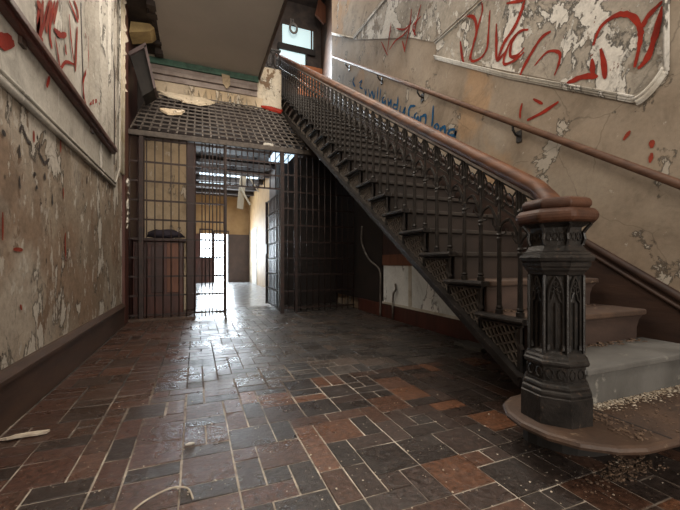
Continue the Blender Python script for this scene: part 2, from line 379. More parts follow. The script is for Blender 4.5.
# left wall, its raised plaster panel and mouldings
WL = struct(MB().box(XL-.2, XL, -3.2, 5.35, 0, 8).build('wall_left', M['left']))
pan = MB().box(XL-.001, XL+.012, -1.2, 4.80, 1.73, 4.6).build('plaster_panel', M['left_panel'], WL)
pan['label'] = 'pale grey flaking plaster panel'
mo = MB()
mo.tube([(XL+.012,-1.2,1.705),(XL+.012,4.80,1.705),(XL+.012,5.06,1.95),(XL+.012,5.10,4.6)], .02, 8)
mo.tube([(XL+.03,-1.2,1.735),(XL+.03,4.78,1.735),(XL+.03,5.02,1.965),(XL+.03,5.05,4.6)], .011, 6)
mo.build('panel_moulding', M['left_panel'], WL, smooth=True)
# dark gap where the sheet of paint has come away
mo = MB(); mo.prism([(XL+.012,y,z) for y, z in ((4.78,1.95),(4.80,2.6),(4.79,3.0),(4.66,3.25),(4.68,3.30),(4.83,3.05),(4.84,2.55),(4.82,1.95))], (.004,0,0))
mo.prism([(XL+.012,y,z) for y, z in ((3.50,2.95),(3.52,2.95),(3.60,2.20),(3.58,2.20))], (.004,0,0))
mo.build('torn_edge', M['black_paint'], WL)
# loose vertical sheets of paint with folds
mb = MB(); rng = random.Random(3)
y = 3.62
while y < 4.66:
    w = rng.uniform(.05,.12); zt = 4.4; zb = 2.125; d = rng.uniform(.012,.03)
    mb.prism([(XL+.012,y,zb),(XL+.012+d,y+w*.3,zb+rng.uniform(-.05,.05)),(XL+.014,y+w,zb)], (0,rng.uniform(-.03,.03),zt-zb))
    y += w
mb.build('loose_paint_sheet', M['left_panel'], WL, smooth=False)['label'] = 'whitish paint hanging in vertical folds'
mb = MB()
mb.box(XL, XL+.03, -3.2, 5.35, 0, .235); mb.box(XL, XL+.045, -3.2, 5.35, .235, .255)
mb.prism([(XL,-3.2,.255),(XL+.04,-3.2,.255),(XL+.015,-3.2,.29),(XL,-3.2,.29)], (0,8.55,0))
struct(mb.build('baseboard_left', M['dark_wood']))
# dark red wooden rail fixed along the wall
tr = thing('wooden_wall_rail', 'dark red-brown wooden rail running along the left wall beneath the red graffiti', 'rail', (XL+.03, 2, 2.07))
mb = MB(); mb.box(XL+.012, XL+.055, -1.2, 4.66, 2.03, 2.12); mb.box(XL+.012, XL+.075, -1.2, 4.66, 2.055, 2.095)
child(mb, 'rail_board', M['red_wood'], tr, bevel=.006)
for yy in (2.4, 3.8): child(MB().box(XL+.012, XL+.03, yy, yy+.06, 1.99, 2.034), 'fixing_block', M['dark_wood'], tr)

# right wall with raked panels
WR = struct(MB().box(XR, XR+.25, -3.2, 7.04, 0, 8).build('wall_right', M['right']))
def rk(y): return 1.923+.667*(1.5-y)*-1
pl = MB(); pl.prism([(XR,y,z) for y, z in ((1.27,1.97),(1.43,1.90),(3.5,3.27),(3.5,3.42),(1.27,3.42))], (-.008,0,0))
pl.prism([(XR,y,z) for y, z in ((3.55,3.47),(4.05,3.82),(5.88,4.85),(5.9,4.9),(1.2,4.7),(1.2,3.47))], (-.008,0,0))
o = pl.build('plaster_panel', M['right_panel'], WR); o['label'] = 'pale flaking plaster panel covered in red graffiti'
mo = MB()
def rope(pts, r=.013):
    mo.tube([(XR-.012, y, z) for y, z in pts], r, 8)
    mo.tube([(XR-.03, y, z+.02) for y, z in pts], r*.5, 6)
    mo.tube([(XR-.01, y, z-.018) for y, z in pts], r*.5, 6)
rope([(1.43,1.88),(2.434,2.518),(3.52,3.27)])
rope([(3.52,3.44),(2.79,3.43),(1.25,3.41)], .008)
rope([(1.262,1.98),(1.262,3.42)], .017)
mo.build('panel_moulding', M['left_panel'], WR, smooth=True)
mo = MB(); rope(smooth_path([(1.42,1.862),(1.38,1.875),(1.32,1.92),(1.268,1.985)]), .018)
o = mo.build('corner_moulding', M['white'], WR, smooth=True)
mo = MB(); rope([(7.0,5.62),(5.92,4.90)], .01); rope([(5.9,4.88),(4.68,4.78),(1.2,4.70)], .008)
mo.build('upper_moulding', M['left_panel'], WR, smooth=True)
mb = MB()
sk = [(.3, nz(.3)+.17), (7.0, nz(7.0)+.22), (7.0, nz(7.0)-.5), (1.5, 0), (.3, 0)]
mb.prism([(XR-.035,y,z) for y, z in sk], (.034,0,0))
o = struct(mb.build('baseboard_right', M['skirt']))
mb = MB()
mb.tube([(XR-.03,.3,nz(.3)+.17),(XR-.03,7.0,nz(7.0)+.22)], .026, 8); mb.tube([(XR-.04,.3,nz(.3)+.11),(XR-.04,7.0,nz(7.0)+.16)], .014, 6)
child(mb, 'raked_moulding', M['skirt'], o, smooth=True)

# low panelled wall under the stairs
struct(MB().box(XR-.06, XR-.0005, 2.35, 5.6, 0, .205).build('baseboard_right', M['red_wood'], bevel=.006))
mb = MB(); mb.box(XR-.055, XR-.001, 2.8, 4.70, .205, .775)
o = struct(mb.build('trim_1', M['white_wall']))
mb = MB(); mb.box(XR-.06, XR-.001, 3.95, 4.02, .205, .775); mb.box(XR-.068, XR-.001, 2.8, 4.72, .205, .235)
child(mb, 'panel_stile', M['white'], o)
struct(MB().box(XR-.065, XR-.001, 2.8, 4.72, .775, .93).build('trim_2', M['light_wood']))
mb = MB(); mb.prism([(XR-.055,y,z) for y, z in ((2.8,.93),(4.72,.93),(4.72,nz(4.72)-.42),(2.8,nz(2.8)-.42))], (.054,0,0))
struct(mb.build('trim_3', M['casing']))
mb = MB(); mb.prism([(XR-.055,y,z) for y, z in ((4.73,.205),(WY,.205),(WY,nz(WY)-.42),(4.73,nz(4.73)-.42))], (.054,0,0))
struct(mb.build('trim_3', M['void_wood']))  # dark sheet added over the wall, its colour standing in for under-stair shade

# cross wall behind the gate, with its opening
OZ = 2.85
mb = MB(); mb.box(XL-.2, -.15, WY, WY+.3, 0, OZ)
WB = struct(mb.build('wall_back', M['tan']))
struct(MB().box(XL-.2, -.79, WY-.03, WY, 0, OZ).build('trim_4', M['casing']))
struct(MB().box(XL-.2, -.70, WY-.03, WY, OZ, 4.0).build('trim_5', M['void_wood']))
struct(MB().box(XL-.2, XL, 5.60, WY, 0, 4.3).build('wall_left', M['casing']))
struct(MB().box(-.15, 0.0, WY-.06, WY+.34, 0, OZ).build('trim_4', M['casing'], bevel=.01))
struct(MB().box(XL-.2, X0, WY, WY+.3, OZ, 3.66).build('trim_5', plain('dark_maroon_boards', (.030,.013,.011), (.016,.009,.008), 5, .6)))
struct(MB().box(1.46, 2.8, WY, WY+.3, 0, OZ).build('wall_back', M['void_wood']))
mb = MB(); mb.box(XL-.2, 1.5, WY, WY+.3, 3.66, 4.4)
mb.box(1.05, 1.5, WY-.02, WY, 3.70, 4.46)
struct(mb.build('wall_back', M['cream']))
mb = MB(); mb.box(XL, 1.07, WY-.05, WY-.0, 4.14, 4.24)
struct(mb.build('trim_6', M['green']))
mb = MB()
mb.box(XL, 1.05, WY-.035, WY, 4.06, 4.13); mb.box(XL, 1.05, WY-.06, WY, 3.98, 4.05); mb.box(XL, 1.05, WY-.03, WY, 3.88, 3.97)
struct(mb.build('trim_7', plain('faded_pink_trim', (.36,.30,.27), (.24,.19,.17), 7, .6), bevel=.008))
# ragged plaster edge along the top of the grate
mb = MB(); rng = random.Random(5); x = -.75
while x < 1.0:
    w = rng.uniform(.06,.2); h = rng.uniform(.02,.10)+(.1 if x < .0 else 0)
    mb.prism([(x,WY-.03,3.86),(x+w,WY-.03,3.86),(x+w*rng.uniform(.6,1),WY-.05,3.72-h),(x+w*rng.uniform(.1,.4),WY-.05,3.70-h*.6)], (0,.03,0)); x += w*.9
tag(mb.build('broken_plaster_edge', M['tan']), 'ragged strip of broken tan plaster hanging over the top of the sloping grate', 'plaster')
mb = MB(); mb.prism([(.42,WY-.07,4.16),(.56,WY-.07,4.15),(.57,WY-.07,3.99),(.51,WY-.07,3.90),(.44,WY-.07,3.99)], (0,.02,.0))
tag(mb.build('peeled_plaster_flap', M['tan']), 'small tan flap of plaster hanging from the green strip below the ceiling', 'plaster')

# ceiling: underside of the upper floor
CE = struct(MB().box(-.515, 1.066, -3.2, WY+.3, 4.24, 4.5).build('ceiling', M['soffit']))
mb = MB(); mb.box(1.066, 1.10, -3.2, WY, 4.2, 4.52)
child(mb, 'edge_board', M['dark_wood'], CE)
mb = MB(); rng = random.Random(9); mb.box(XL, -.515, -3.2, WY+.3, 4.30, 4.5)
struct(mb.build('trim_8', M['dark_ceiling']))
mb = MB(); y = 4.6
while y < WY:
    w = rng.uniform(.05,.14); d = rng.uniform(.03,.13); mb.box(-.60+rng.uniform(-.03,.02), -.5, y, y+w*.9, 4.30-d, 4.31); y += w
tag(mb.build('broken_lath_edge', M['dark_ceiling']), 'dark crumbling lath edge along the left side of the ceiling', 'lath')
struct(MB().box(-2.2, 3.6, -3.2, 12.2, 8, 8.2).build('ceiling', M['dark_ceiling']))
struct(MB().box(1.066, 3.6, 7.5, 12, 4.25, 4.45).build('floor', M['dark_wood']))

# dark bracket and red casing at the end of the left wall
br = thing('ceiling_bracket', 'dark wooden bracket leaning out below the left edge of the ceiling', 'bracket', (-.75, 5.8, 3.5))
mb = MB(); mb.prism([(-0.859,5.70,3.718),(-0.697,5.70,3.165),(-0.550,5.70,3.289),(-0.669,5.70,3.871)], (0,.34,0))
child(mb, 'bracket_board', M['black'], br)
mb = MB(); mb.prism([(-0.874,5.66,3.728),(-0.659,5.66,3.909),(-0.650,5.66,3.852),(-0.859,5.66,3.680)], (0,.34,0)); mb.prism([(-0.678,5.66,3.852),(-0.554,5.66,3.280),(-0.526,5.66,3.299),(-0.650,5.66,3.880)], (0,.34,0))
child(mb, 'bracket_trim', plain('purple_brown_paint', (.12,.085,.085), (.07,.05,.05), 6, .6), br)
mb = MB(); mb.prism([(-.88,5.8,4.08),(-.62,5.8,4.16),(-.56,5.8,4.22),(-.62,5.8,4.27),(-.86,5.8,4.24)], (0,.3,.0))
child(mb, 'plaster_lump', plain('yellow_plaster', (.55,.40,.18), (.4,.28,.13), 8, .8), br)
struct(MB().box(XL-.16, XL+.035, 5.351, 5.60, 0, 4.3).build('trim_9', M['red_wood'], bevel=.01))
mb = MB()
for k, (y0, dx) in enumerate(((5.20,.012),(5.26,.03),(5.31,.02))): mb.tube([(XL+dx,y0,1.95),(XL+dx,y0,4.3)], .02, 8)
struct(mb.build('trim_10', plain('cream_moulding', (.55,.5,.4), (.38,.31,.2), 6, .6), smooth=True))
mb = MB(); rng = random.Random(21); z = 3.0
while z < 4.3:
    h = rng.uniform(.08,.2)
    w_ = rng.uniform(.0,.035); mb.prism([(XL+.03,5.22,z),(XL+.035+w_,5.24+rng.uniform(0,.1),z+h*rng.uniform(.2,.5)),(XL+.03+w_*rng.random(),5.32,z+h*.8),(XL+.02,5.2,z+h)], (rng.uniform(.002,.012),.02,0)); z += h*rng.uniform(.6,.95)
tag(mb.build('peeling_plaster_strip', M['chip']), 'curling pale and ochre plaster pieces at the top end of the left wall', 'plaster')
mb = MB(); rng = random.Random(31)
for k in range(9):
    z = 1.30+k*.075+rng.uniform(-.03,.03); y = 5.45
    mb.prism([(XL+.036,y,z),(XL+.036,y+.1,z+.01),(XL+.036,y+.13,z+.05),(XL+.036,y+.04,z+.065)], (.006,0,0))
tag(mb.build('white_paint_flakes', M['white'], rough=.012), 'white flakes of paint clinging to the red casing beside the bars', 'paint')

# ------------------------------------------------------------------ hall beyond the gate
HX0, HX1, HY = -1.2, 2.05, 15.2
struct(MB().box(HX0, 3.2, HY, HY+.3, 1.95, 3.8).build('wall_far', M['hall_tan']))
WF = struct(MB().box(1.24, 3.2, HY-.03, HY+.27, 0, 1.95).build('wall_far', plain('brown_dado', (.10,.06,.045), (.07,.042,.033), 4, .5)))
struct(MB().box(.62, .66, HY-.03, HY+.27, 0, 2.05).build('trim_11', M['casing']))
struct(MB().box(HX0, .14, HY-.02, HY+.28, 0, 1.95).build('wall_far', M['red_wood']))
struct(MB().box(.14, .62, HY-.02, HY+.28, 0, .95).build('wall_far', M['red_wood']))
wn = struct(MB().box(.14, .62, HY+.05, HY+.08, .95, 2.15).build('window_1', M['day']))
mb = MB()
for z in (.95, 1.35, 2.1): mb.box(.13, .62, HY-.04, HY+.05, z, z+.05)
mb.box(.12, .17, HY-.04, HY+.05, .95, 2.15); mb.box(.58, .62, HY-.04, HY+.05, .95, 2.15)
child(mb, 'window_frame', M['casing'], wn)
dr = struct(MB().box(.68, 1.24, HY+.05, HY+.08, 0, 2.05).build('door_1', M['day']))
mb = MB(); mb.box(.66, .70, HY-.04, HY+.05, 0, 2.1); mb.box(1.20, 1.24, HY-.04, HY+.05, 0, 2.1); mb.box(.66, 1.24, HY-.04, HY+.05, 2.05, 2.1)
child(mb, 'door_frame', M['casing'], dr)
struct(MB().box(HX1, HX1+.3, 10.6, 13.1, 0, 3.8).build('wall_right', M['hall_tan']))
struct(MB().box(HX1-.02, HX1+.3, 13.1, 14.2, 0, 2.1).build('door_2', M['white']))
struct(MB().box(HX1, HX1+.3, 13.1, 15.2, 2.1, 3.8).build('wall_right', M['hall_tan']))
struct(MB().box(HX1, HX1+.3, 14.2, 15.2, 0, 2.1).build('wall_right', M['tan']))
struct(MB().box(HX1-.03, HX1+.3, 7.0, 10.6, 0, 3.8).build('wall_right', M['dark_wood']))
struct(MB().box(HX0-.2, HX0, 7.0, HY, 0, 3.8).build('wall_left', M['tan']))
# ceiling of the hall: dark boards between skylight panes
mb = MB(); panes = [(9.0,9.5),(10.1,10.7),(11.4,12.1),(12.8,13.6)]
yy = 7.0
for a, b in panes:
    mb.box(HX0, HX1+.3, yy, a, 3.5, 3.7); yy = b
    mb.box(HX0, .1, a, b, 3.5, 3.7); mb.box(1.9, HX1+.3, a, b, 3.5, 3.7)
mb.box(HX0, HX1+.3, yy, HY, 3.5, 3.7)
for k in range(7): mb.box(HX0, HX1, 7.6+k*1.05, 7.68+k*1.05, 3.36, 3.5)
struct(mb.build('ceiling', M['dark_ceiling']))
for k, (a, b) in enumerate(panes):
    w = struct(MB().box(.1, 1.9, a, b, 3.6, 3.62).build('window_%d' % (k+2), M['skylight']))
    mb = MB()
    for q in range(1, 4): mb.box(.1+q*.45-.02, .1+q*.45+.02, a, b, 3.54, 3.6)
    child(mb, 'glazing_bar', M['casing'], w)
lt = thing('ceiling_light', 'pale blue fluorescent ceiling light seen through the bars behind the gate', 'lamp', (1.43, 6.36, 2.82))
mb = MB(); mb.box(1.25, 1.62, 6.06, 6.66, 2.75, 2.82); child(mb, 'light_housing', M['conduit'], lt)
mb = MB(); mb.box(1.26, 1.61, 6.07, 6.65, 2.70, 2.749); child(mb, 'diffuser', M['lamp'], lt)
mb = MB()
for q in range(1, 4): mb.box(1.26+q*.0875-.006, 1.26+q*.0875+.006, 6.07, 6.65, 2.69, 2.702)
child(mb, 'louvre', M['conduit'], lt)
for xx in (1.32, 1.56): child(MB().box(xx-.01, xx+.01, 6.4, 6.42, 2.82, 3.0), 'hanger', M['conduit'], lt)
# hanging strips of ceiling board
hb = MB(); hb.bar((1.25,11.2,3.1),(1.52,11.0,2.55),.04,.05); hb.bar((1.35,11.25,3.5),(1.24,11.2,2.45),.03,.2)
hb.bar((1.5,11.3,3.5),(1.8,11.2,3.0),.03,.04)
tag(hb.build('hanging_ceiling_boards', M['tan']), 'loose tan boards hanging from the hall ceiling beyond the gate', 'board')

# counter behind the bars, with a bundle of cloth
ct = thing('wooden_counter', 'red-brown panelled wooden counter behind the left bars of the gate', 'counter', (-.5, 6.35, 0))
mb = MB(); mb.box(XL+.006, -.19, 6.15, 6.6, 0, 1.14); child(mb, 'counter_body', M['red_wood'], ct, bevel=.01)
mb = MB(); mb.box(XL+.006, -.16, 6.10, 6.62, 1.14, 1.19); child(mb, 'counter_top', M['casing'], ct, bevel=.01)
mb = MB(); mb.box(-.42, -.24, 6.13, 6.15, .35, 1.12); child(mb, 'counter_door', M['light_wood'], ct, bevel=.006)
mb = MB()
for a, b in ((-.86,-.68),(-.64,-.46)): mb.box(a, b, 6.135, 6.15, .35, 1.08)
child(mb, 'counter_panel', M['casing'], ct, bevel=.006)
mb = MB()
mb.lathe([(1.212,.13),(1.23,.17),(1.28,.15),(1.33,.08),(1.345,.02)], (-.40,6.33), 12)
o = mb.build('cloth_bundle', M['cloth'], smooth=True, rough=.018)
for v in o.data.vertices: v.co.x = -.45+(v.co.x+.40)*1.6
tag(o, 'crumpled dark cloth bundle lying on the wooden counter behind the bars', 'cloth')

# ------------------------------------------------------------------ barred gate
BR = .0085
def vbar(x, y, z0, z1, r=BR): return MB().tube([(x,y,z0),(x,y,z1)], r, 6)
def hbar(p, q): return MB().bar(p, q, .010, .026)
RZ = [.08,.35,.62,.885,1.15,1.42,1.69,1.96,2.23]
hd = tag(MB().box(XL, 1.76, GY-.04, GY+.04, 2.58, 2.655).build('header_beam', M['grate_iron'], bevel=.006), 'dusty steel beam across the top of the barred gate', 'beam')
g = thing('barred_screen', 'tall fixed screen of rusty iron bars joined to the left wall', 'bars', (-.25, GY, 0))
for k in range(13):
    x = -.85+k*.1035
    child(vbar(x, GY, .02, 2.58), 'bar', M['gate_iron'], g, smooth=True)
for k in range(3): child(vbar(.095+k*.1035+.032, GY-.0, .02, 2.58), 'bar', M['gate_iron'], g, smooth=True)
for z in RZ: child(hbar((-.88,GY,z),(.40,GY,z)), 'rail', M['gate_iron'], g)
child(MB().box(-.735, -.68, GY-.03, GY+.03, 0, 2.58), 'post', M['gate_iron'], g)
child(MB().box(.40, .432, GY-.02, GY+.02, 0, 2.58), 'post', M['gate_iron'], g)
child(MB().box(-.88, .0, GY-.05, GY+.05, 0, .03), 'sill', M['tread'], g)
tn = thing('barred_transom', 'panel of iron bars over the open doorway of the gate', 'bars', (.85, GY, 2))
for k in range(10): child(vbar(.48+k*.087, GY, 1.99, 2.58), 'bar', M['gate_iron'], tn, smooth=True)
for z in (1.99, 2.2, 2.4): child(hbar((.433,GY,z),(1.249,GY,z)), 'rail', M['gate_iron'], tn)
lf = thing('barred_gate_leaf', 'open leaf of the barred gate swung back beside the doorway', 'gate', (1.27, GY, 0))
for k in range(10): child(vbar(1.262-.012*k/9, GY+.13+k*.115, .05, 1.96), 'bar', M['gate_iron'], lf, smooth=True)
for z in (.06,.35,.62,.885,1.15,1.42,1.69,1.95): child(hbar((1.262,GY+.05,z),(1.25,6.85,z)), 'rail', M['gate_iron'], lf)
child(MB().box(1.235, 1.27, 6.84, 6.88, .03, 1.97), 'stile', M['gate_iron'], lf)
child(MB().box(1.245, 1.28, GY+.045, GY+.085, .03, 1.97), 'stile', M['gate_iron'], lf)
child(MB().box(1.225, 1.262, 6.70, 6.84, .98, 1.16), 'lock_box', M['iron'], lf)
g = thing('barred_screen', 'dark fixed screen of bars to the right of the doorway and under the stairs', 'bars', (1.9, GY, 0))
child(MB().box(1.25, 1.31, GY-.03, GY+.03, 0, 2.58), 'post', M['gate_iron'], g)
child(MB().box(1.49, 1.53, GY-.03, GY+.03, 0, 2.58), 'post', M['gate_iron'], g)
for k in range(12):
    x = 1.38+k*.105
    child(vbar(x, GY, .02, 2.56), 'bar', M['gate_iron'], g, smooth=True)
for z in RZ: child(hbar((1.31,GY,z),(2.55,GY,z)), 'rail', M['gate_iron'], g)
# sloping grate above the gate
gr = thing('sloping_grate', 'sloping lattice grate of dusty iron bars above the gate', 'grate', (.35, GY, 2.66))
A = Vector((0,GY,2.675)); B = Vector((0,WY-.07,3.66))
for k in range(23):
    x = -.84+k*.1165; q = -.68+k*.0970
    child(MB().bar((x,A.y,A.z),(q,B.y,B.z),.024,.021,(1,0,0)), 'long_bar', M['grate_iron'], gr)
for k in range(11):
    t = (k+.6)/11; p = A.lerp(B, t)
    child(MB().bar((-.84+.15*t,p.y-.012,p.z+.014),(1.72-.30*t,p.y-.012,p.z+.014),.022,.010,(0,1,0)), 'cross_bar', M['grate_iron'], gr)
def chip(name, label, pts, t, mat, cat='plaster', group=None):
    """irregular flat fragment: pts = top outline in world coordinates"""
    mb = MB(); n = Vector((0,0,-t)); rng = random.Random(len(label)); q = []
    for i, p in enumerate(pts):
        a, c = Vector(p), Vector(pts[(i+1) % len(pts)]); L = (c-a).length
        q.append(a)
        for s in (.25, .5, .75): q.append(a.lerp(c, s)+Vector((rng.uniform(-.1,.1)*L, rng.uniform(-.05,.05)*L, 0)))
    pts = q; mb.prism(pts, n)
    return tag(mb.build(name, mat), label, cat, group)
def on_grate(x, t): p = A.lerp(B, t); return (x, p.y-.03, p.z+.05)
chip('plaster_fragment', 'tan plaster fragment lying in the middle left of the sloping grate', [on_grate(-.52,.46), on_grate(-.40,.36), on_grate(-.22,.40), on_grate(-.16,.50), on_grate(-.35,.48)], .03, M['tan'])
chip('plaster_fragment', 'long pale plaster fragment near the top left of the grate', [on_grate(-.55,.92), on_grate(-.2,.74), on_grate(.08,.72), on_grate(.3,.86), on_grate(.1,.93)], .03, M['cream'])
chip('plaster_fragment', 'narrow white plaster fragment on the beam at the lower right of the grate', [(.98,GY-.03,2.69),(1.06,GY-.035,2.70),(1.14,GY-.02,2.69),(1.06,GY+.02,2.69)], .035, M['white'])
chip('red_scrap', 'red scrap lying at the top right corner of the sloping grate', [on_grate(1.10,.98), on_grate(1.25,.90), on_grate(1.45,.86), on_grate(1.5,.95), on_grate(1.3,1.0)], .03, M['red_paint'], 'scrap')

# ------------------------------------------------------------------ staircase
NS = 25
st = thing('staircase', 'cast iron staircase climbing along the right wall', 'stairs', (2.1, Y1, 0))
XS1 = 2.575
for k in range(2, NS):
    y = Y1+RUN*(k-1); z = RISE*k
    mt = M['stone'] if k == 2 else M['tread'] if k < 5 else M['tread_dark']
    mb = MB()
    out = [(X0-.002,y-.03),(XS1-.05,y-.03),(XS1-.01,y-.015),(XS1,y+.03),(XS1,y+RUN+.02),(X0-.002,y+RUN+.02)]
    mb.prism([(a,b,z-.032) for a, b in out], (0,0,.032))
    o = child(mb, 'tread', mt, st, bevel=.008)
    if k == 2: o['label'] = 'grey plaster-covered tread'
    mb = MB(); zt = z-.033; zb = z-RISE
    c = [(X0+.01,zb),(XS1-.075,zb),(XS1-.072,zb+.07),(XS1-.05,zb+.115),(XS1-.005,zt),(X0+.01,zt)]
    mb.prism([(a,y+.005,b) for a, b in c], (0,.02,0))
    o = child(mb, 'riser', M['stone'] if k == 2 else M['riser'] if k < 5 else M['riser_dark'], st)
    if k == 2: o['label'] = 'grey plaster-smeared riser'
y = Y1+RUN*(NS-1); mb = MB(); mb.box(X0, XS1, y, y+.02, RISE*(NS-1), 4.45)
child(mb, 'riser', M['riser_dark'], st)
# closed underside
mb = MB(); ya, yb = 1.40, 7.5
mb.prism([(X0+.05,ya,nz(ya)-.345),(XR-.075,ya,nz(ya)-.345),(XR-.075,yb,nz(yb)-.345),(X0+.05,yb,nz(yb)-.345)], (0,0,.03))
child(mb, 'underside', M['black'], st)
# raked stringer bar
mb = MB()
mb.bar((X0-.03,1.335,nz(1.335)-.325),(X0-.03,7.5,nz(7.5)-.325), .035, .055)
mb.bar((X0-.05,1.335,nz(1.335)-.300),(X0-.05,7.5,nz(7.5)-.300), .03, .014)
child(mb, 'stringer', M['iron'], st)
# lattice bracket under each tread
def clip(p, d, poly):
    """interval of line p+t*d inside convex polygon (ccw)"""
    t0, t1 = -9, 9; n = len(poly)
    for i in range(n):
        a, b = poly[i], poly[(i+1) % n]
        e = (b[0]-a[0], b[1]-a[1]); nn = (-e[1], e[0])
        den = nn[0]*d[0]+nn[1]*d[1]; num = nn[0]*(p[0]-a[0])+nn[1]*(p[1]-a[1])
        if abs(den) < 1e-9:
            if num < 0: return None
        elif den > 0: t0 = max(t0, -num/den)
        else: t1 = min(t1, -num/den)
    return (t0, t1) if t1-t0 > .012 else None
def bracket():
    mb = MB(); lt_ = MB(); x = X0-.015
    lo = -.30
    poly = [(.03, lo+.019), (RUN+.02, lo+.019+.638*(RUN-.01)), (RUN+.02, -.034), (.03, -.034)]
    sk = .638
    for i in range(4):
        a, b = poly[i], poly[(i+1) % 4]
        mb.bar((x,a[0],a[1]), (x,b[0],b[1]), .02, .018, (1,0,0))
    for sgn in (1, -1):
        dv = (.5, sk*.5+sgn*.5); L = math.hypot(*dv); dv = (dv[0]/L, dv[1]/L)
        for q in range(-7, 9):
            p = (.03+q*.052, -.17+q*.052*sk)
            iv = clip(p, dv, poly)
            if iv:
                lt_.bar((x,p[0]+dv[0]*iv[0],p[1]+dv[1]*iv[0]), (x,p[0]+dv[0]*iv[1],p[1]+dv[1]*iv[1]), .010, .012, (1,0,0))
    # scrolled front edge and moulded lip under the tread end
    mb.tube([(x,.03+.018*math.sin(a),-.06-.05*a/2) for a in (0,.6,1.2,1.8,2.4,3.0,3.6,4.2)], .012, 6)
    mb.tube([(x-.012,.0,-.040),(x-.012,RUN+.02,-.040)], .010, 6)
    mb.box(X0-.055, X0-.003, -.03, RUN+.018, -.030, -.001)
    mb.tube([(X0-.055,-.03,-.014),(X0-.055,RUN+.018,-.014)], .015, 8)
    o = mb.build('bracket', M['iron'], st); lt_.build('lattice', M['iron_dusty'], o); return o
proto = bracket()
for k in range(3, NS):
    o = proto if k == 3 else proto.copy()
    if k > 3:
        COL.objects.link(o)
        for ch in proto.children:
            d = ch.copy(); COL.objects.link(d); d.parent = o
    o.parent = st
    o.location = Vector((0, Y1+RUN*(k-1), RISE*k))-Vector(st.location)

# curtail step, the newel stands on it
NX, NY = 1.408, 1.054
mb = MB()
out = [(2.62,1.10),(2.62,.73)]+[(1.62,.735),(1.46,.745),(1.36,.78),(1.27,.855),(1.222,.95),(1.215,1.06),(1.245,1.16),(1.31,1.24),(1.40,1.285),(1.53,1.30),(1.60,1.30),(1.60,1.10)]
core = [(a,b,.146) for a, b in out]
mb.prism(core, (0,0,.032))
cs = thing('curtail_step', 'rounded brown wooden bottom step that carries the newel post', 'step', (1.9, 1.0, 0))
child(mb, 'tread', M['tread'], cs, bevel=.016)
mb = MB(); cx, cy = 1.7, 1.02
inn = [(2.62,1.10),(2.62,.95),(1.62,.98),(1.56,.99),(1.50,1.02),(1.46,1.06),(1.44,1.10),(1.43,1.13),(1.42,1.15),(1.41,1.19),(1.42,1.225),(1.55,1.235),(1.60,1.235),(1.60,1.10)]
mb.prism([(a,b,0) for a, b in inn], (0,0,.146)); child(mb, 'riser', M['black'], cs)
mb = MB(); mb.box(1.605, 1.612, .75, 1.05, .1775, .1795); child(mb, 'board_joint', M['black'], cs)

# rubble and dust (uncountable crumbs)
def crumbs(name, label, n, area, z, smin, smax, mat, seed, flat=.5, zf=None):
    rng = random.Random(seed); mb = MB()
    for _ in range(n):
        x, y = area(rng); s = rng.uniform(smin, smax)*(1 if rng.random() < .8 else 1.8)
        a = rng.uniform(0, 6.28); zz = z if zf is None else zf(x, y)
        pts = []
        for q in range(4):
            rr = s*rng.uniform(.5,1); t = a+q*1.57+rng.uniform(-.3,.3)
            pts.append((x+rr*math.cos(t), y+rr*math.sin(t), zz))
        mb.prism(pts, (rng.uniform(-.2,.2)*s, rng.uniform(-.2,.2)*s, s*flat*rng.uniform(.4,1)))
    return tag(mb.build(name, mat), label, 'rubble', kind='stuff')
crumbs('plaster_crumbs', 'white plaster crumbs heaped along the foot of the grey riser', 900, lambda r: (r.uniform(1.62,2.56), 1.062-abs(r.gauss(0,.035))), .179, .002, .0065, M['rubble'], 1)
crumbs('plaster_dust', 'scattered plaster crumbs on the bottom step right of the newel post', 700, lambda r: (r.uniform(1.63,2.56), r.uniform(.76,1.05)), .179, .0012, .0045, M['brown_rubble'], 2)
crumbs('straw_litter', 'brown litter scattered on the rounded step around the newel base', 200, lambda r: (r.uniform(1.47,1.60), r.uniform(.78,1.12)), .179, .003, .009, M['brown_rubble'], 3)
crumbs('step_litter', 'brown crumbs lying along the back of the grey tread', 170, lambda r: (r.uniform(1.62,2.48), Y1+RUN*2-.002-abs(r.gauss(0,.03))), RISE*2+.001, .004, .011, M['brown_rubble'], 4)
crumbs('step_litter', 'brown crumbs lying along the back of the brown tread above the grey one', 130, lambda r: (r.uniform(1.62,2.48), Y1+RUN*3-.002-abs(r.gauss(0,.03))), RISE*3+.001, .004, .010, M['brown_rubble'], 5)
crumbs('rubble_heap', 'brown splintered rubble on the floor under the lip of the bottom step', 420, lambda r: (r.gauss(1.56,.09), r.gauss(.88,.03)), .001, .002, .007, M['brown_rubble'], 6)
crumbs('floor_grit', 'pale grit sprinkled over the floor tiles in the foreground', 700, lambda r: (r.uniform(-.5,1.9), .75+abs(r.gauss(0,.8))), .0015, .0012, .004, M['chip'], 8, .4)

